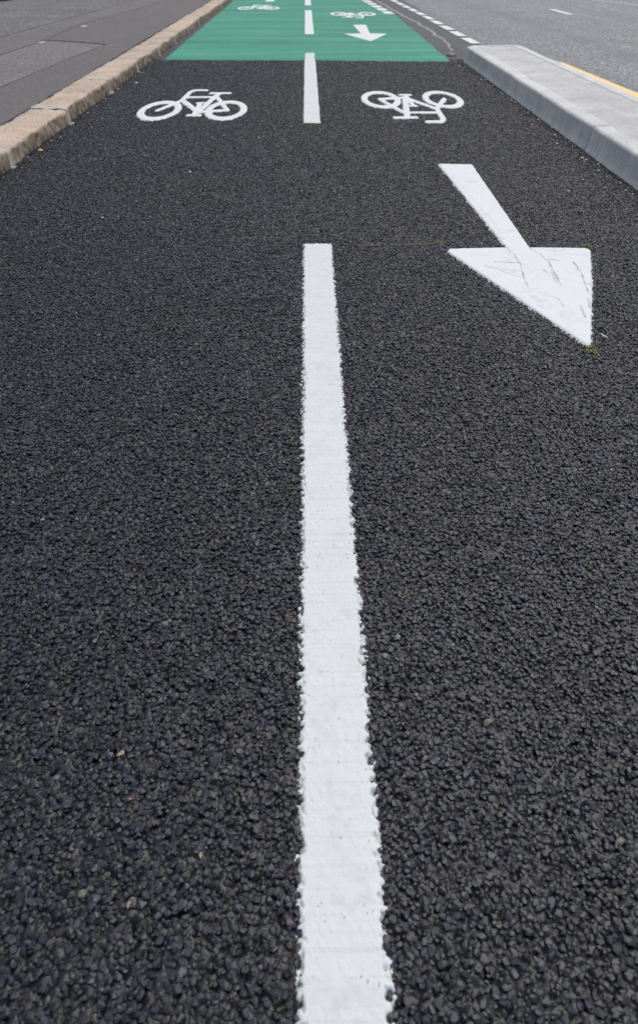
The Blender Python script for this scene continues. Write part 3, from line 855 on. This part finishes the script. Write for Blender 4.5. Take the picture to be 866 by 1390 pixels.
# ------------------------------------------------------------------ concrete island
IH = .128
isl = empty('traffic_island', (1.9, 3.5, 0), 'low pale concrete traffic island between the cycle path and the grey road', 'traffic island')
def isl_path():
    """outer base line, front (path side) from the near end to the nose, round it and back along the road"""
    P = []
    for yv in np.arange(-4, 7.72, .03): P.append((1.622, yv))
    for a in np.linspace(180, 100, 9): P.append((1.622 + .13 + .13 * math.cos(R(a)), 7.74 + .13 * math.sin(R(a))))
    for t in np.linspace(0, 1, 12)[1:]: P.append((1.73 + .40 * t, 7.869 + .05 * t))
    for a in np.linspace(82, 10, 8): P.append((2.13 + .09 * math.cos(R(a)), 7.83 + .09 * math.sin(R(a))))
    for yv in np.arange(7.8, -4.01, -.03): P.append((2.222 + (7.8 - yv) * .012, yv))
    return np.array(P)
IP = isl_path()
KW = .105
prof = [(KW + .02, IH - .06), (KW, IH), (.085, IH + .0005), (.06, IH), (.032, IH - .001)] + [(.030 - .021 * math.sin(R(a)), IH - .022 + .021 * math.cos(R(a))) for a in range(10, 91, 10)] + [(.006, IH - .06), (.002, .04), (-.002, .012), (-.012, -.004), (-.014, -.03)]
tang = np.gradient(IP, axis=0); tang /= np.linalg.norm(tang, axis=1)[:, None]
inw = np.stack([tang[:, 1], -tang[:, 0]], -1)      # pointing into the island
def isl_segment(i0, i1, k):
    idx = np.arange(i0, i1 + 1)
    base = IP[idx].copy(); nrm = inw[idx]
    base[0] += tang[idx[0]] * .0025; base[-1] -= tang[idx[-1]] * .0025
    L = len(idx); n = len(prof)
    co = np.zeros((L, n, 3))
    for j, (d, z) in enumerate(prof):
        co[:, j, 0] = base[:, 0] + nrm[:, 0] * d; co[:, j, 1] = base[:, 1] + nrm[:, 1] * d; co[:, j, 2] = z
    w = .0022 * vnoise(co[..., 0] * 3 + k, co[..., 1], .30, 101) + .0016 * vnoise(co[..., 0] + co[..., 2] * 2, co[..., 1], .06, 102)
    co[..., 0] += w * nrm[:, None, 0]; co[..., 1] += w * nrm[:, None, 1]; co[..., 2] += w * .8
    e = np.minimum(np.arange(L), L - 1 - np.arange(L)) < 1      # arris worn at the joints
    co[e, 1:14, 2] -= .009
    co[e, 5:, 0] += .007 * nrm[e][:, None, 0]; co[e, 5:, 1] += .007 * nrm[e][:, None, 1]
    off = np.array([1.9, 3.5, 0])
    co -= off
    # closing faces at both ends
    q = grid_quads(n, L)
    me = mesh_np('kerb_segment', co.reshape(-1, 3), q, M_KERBCONC)
    bm = bmesh.new(); bm.from_mesh(me); bm.verts.ensure_lookup_table()
    for row in (0, L - 1):
        bm.faces.new([bm.verts[row * n + j] for j in range(n)])
    bmesh.ops.recalc_face_normals(bm, faces=bm.faces); bm.to_mesh(me); bm.free()
    return me
front = [-4, -1.0, 1.55, 4.06]; n_all = len(IP)
cuts = [int(np.argmin(np.hypot(IP[:, 0] - 1.622, IP[:, 1] - v))) for v in front]
back = [int(np.argmin(np.hypot(IP[:, 0] - 2.24, IP[:, 1] - v)) ) for v in (6.5, 4.0, 1.5, -1.0)]
cuts = cuts + back + [n_all - 1]
for k, (a, b) in enumerate(zip(cuts[:-1], cuts[1:])):
    o = link('kerb_segment', isl_segment(a, b, k), isl)
# infill slab: follows the inner line of the kerb, a hair lower
inn = IP + inw * (KW + .0035)
bm = bmesh.new()
half = np.arange(0, n_all, 1)
L = [p for p in inn]
nose_i = int(np.argmax(IP[:, 1] - np.abs(IP[:, 0] - 1.92)))
ysr = np.concatenate([np.arange(-4, 7.6, .06), np.arange(7.6, 7.79, .02)])
li = [p for p in L if p[0] < 1.9]; ri = [p for p in L if p[0] >= 1.9]
lix = np.interp(ysr, *(lambda A: (A[:, 1], A[:, 0]))(np.array(sorted(li, key=lambda p: p[1]))))
rix = np.interp(ysr, *(lambda A: (A[:, 1], A[:, 0]))(np.array(sorted(ri, key=lambda p: p[1]))))
n = 24; t = np.linspace(0, 1, n)
X = lix[:, None] + (rix - lix)[:, None] * t; Y = np.repeat(ysr[:, None], n, 1)
Y[-1] = np.interp(X[-1], [1.72, 2.2], [7.765, 7.80])
Z = IH - .004 + .003 * vnoise(X, Y, .25, 111) + .0015 * vnoise(X, Y, .05, 112)
me = mesh_np('infill_slab', np.stack([X.ravel() - 1.9, Y.ravel() - 3.5, Z.ravel()], -1), grid_quads(n, len(ysr)), M_INFILL)
link('infill_slab', me, isl)
bm.free()

# ------------------------------------------------------------------ light
SUN_EL, SUN_AZ = R(62), R(35)      # high, veiled sun, ahead and to the right of the viewer
w = bpy.data.worlds.new('World'); scene.world = w; w.use_nodes = True
nt = w.node_tree; bg = nt.nodes['Background']
sky = nt.nodes.new('ShaderNodeTexSky'); sky.sky_type = 'NISHITA'; sky.sun_disc = False
sky.sun_elevation = SUN_EL; sky.sun_rotation = SUN_AZ; sky.air_density = 1.2; sky.dust_density = 4.0
hs = nt.nodes.new('ShaderNodeHueSaturation'); hs.inputs['Saturation'].default_value = .58
nt.links.new(sky.outputs[0], hs.inputs['Color']); nt.links.new(hs.outputs[0], bg.inputs['Color'])
bg.inputs['Strength'].default_value = .13
ld = bpy.data.lights.new('sun', 'SUN'); ld.energy = 1.0; ld.angle = R(25); ld.color = (1, .975, .94)
so = bpy.data.objects.new('sun', ld); COL.objects.link(so)
d = Vector((math.cos(SUN_EL) * math.sin(SUN_AZ), math.cos(SUN_EL) * math.cos(SUN_AZ), math.sin(SUN_EL)))
so.rotation_euler = d.to_track_quat('Z', 'Y').to_euler(); so.location = d * 30

# ------------------------------------------------------------------ camera
F, PH, PW = 867.0, 1390.0, 866.0
th = math.atan(725 / F); yaw = math.atan((433 - 414) / (F / math.cos(th)))
cd = bpy.data.cameras.new('camera'); cam = bpy.data.objects.new('camera', cd); COL.objects.link(cam)
cam.location = (0, 0, .92); cam.rotation_mode = 'XYZ'
cam.rotation_euler = (math.pi / 2 - th, 0, -yaw)
cd.sensor_fit = 'VERTICAL'; cd.sensor_height = 38.48; cd.lens = 38.48 * F / PH
cd.shift_y = -45 / PH
cd.clip_start = .02; cd.clip_end = 1500
cd.dof.use_dof = True; cd.dof.focus_distance = 1.75; cd.dof.aperture_fstop = 6.3
scene.camera = cam

scene.view_settings.view_transform = 'Standard'; scene.view_settings.look = 'None'
scene.view_settings.exposure = 0; scene.view_settings.gamma = 1
scene.render.engine = 'CYCLES'
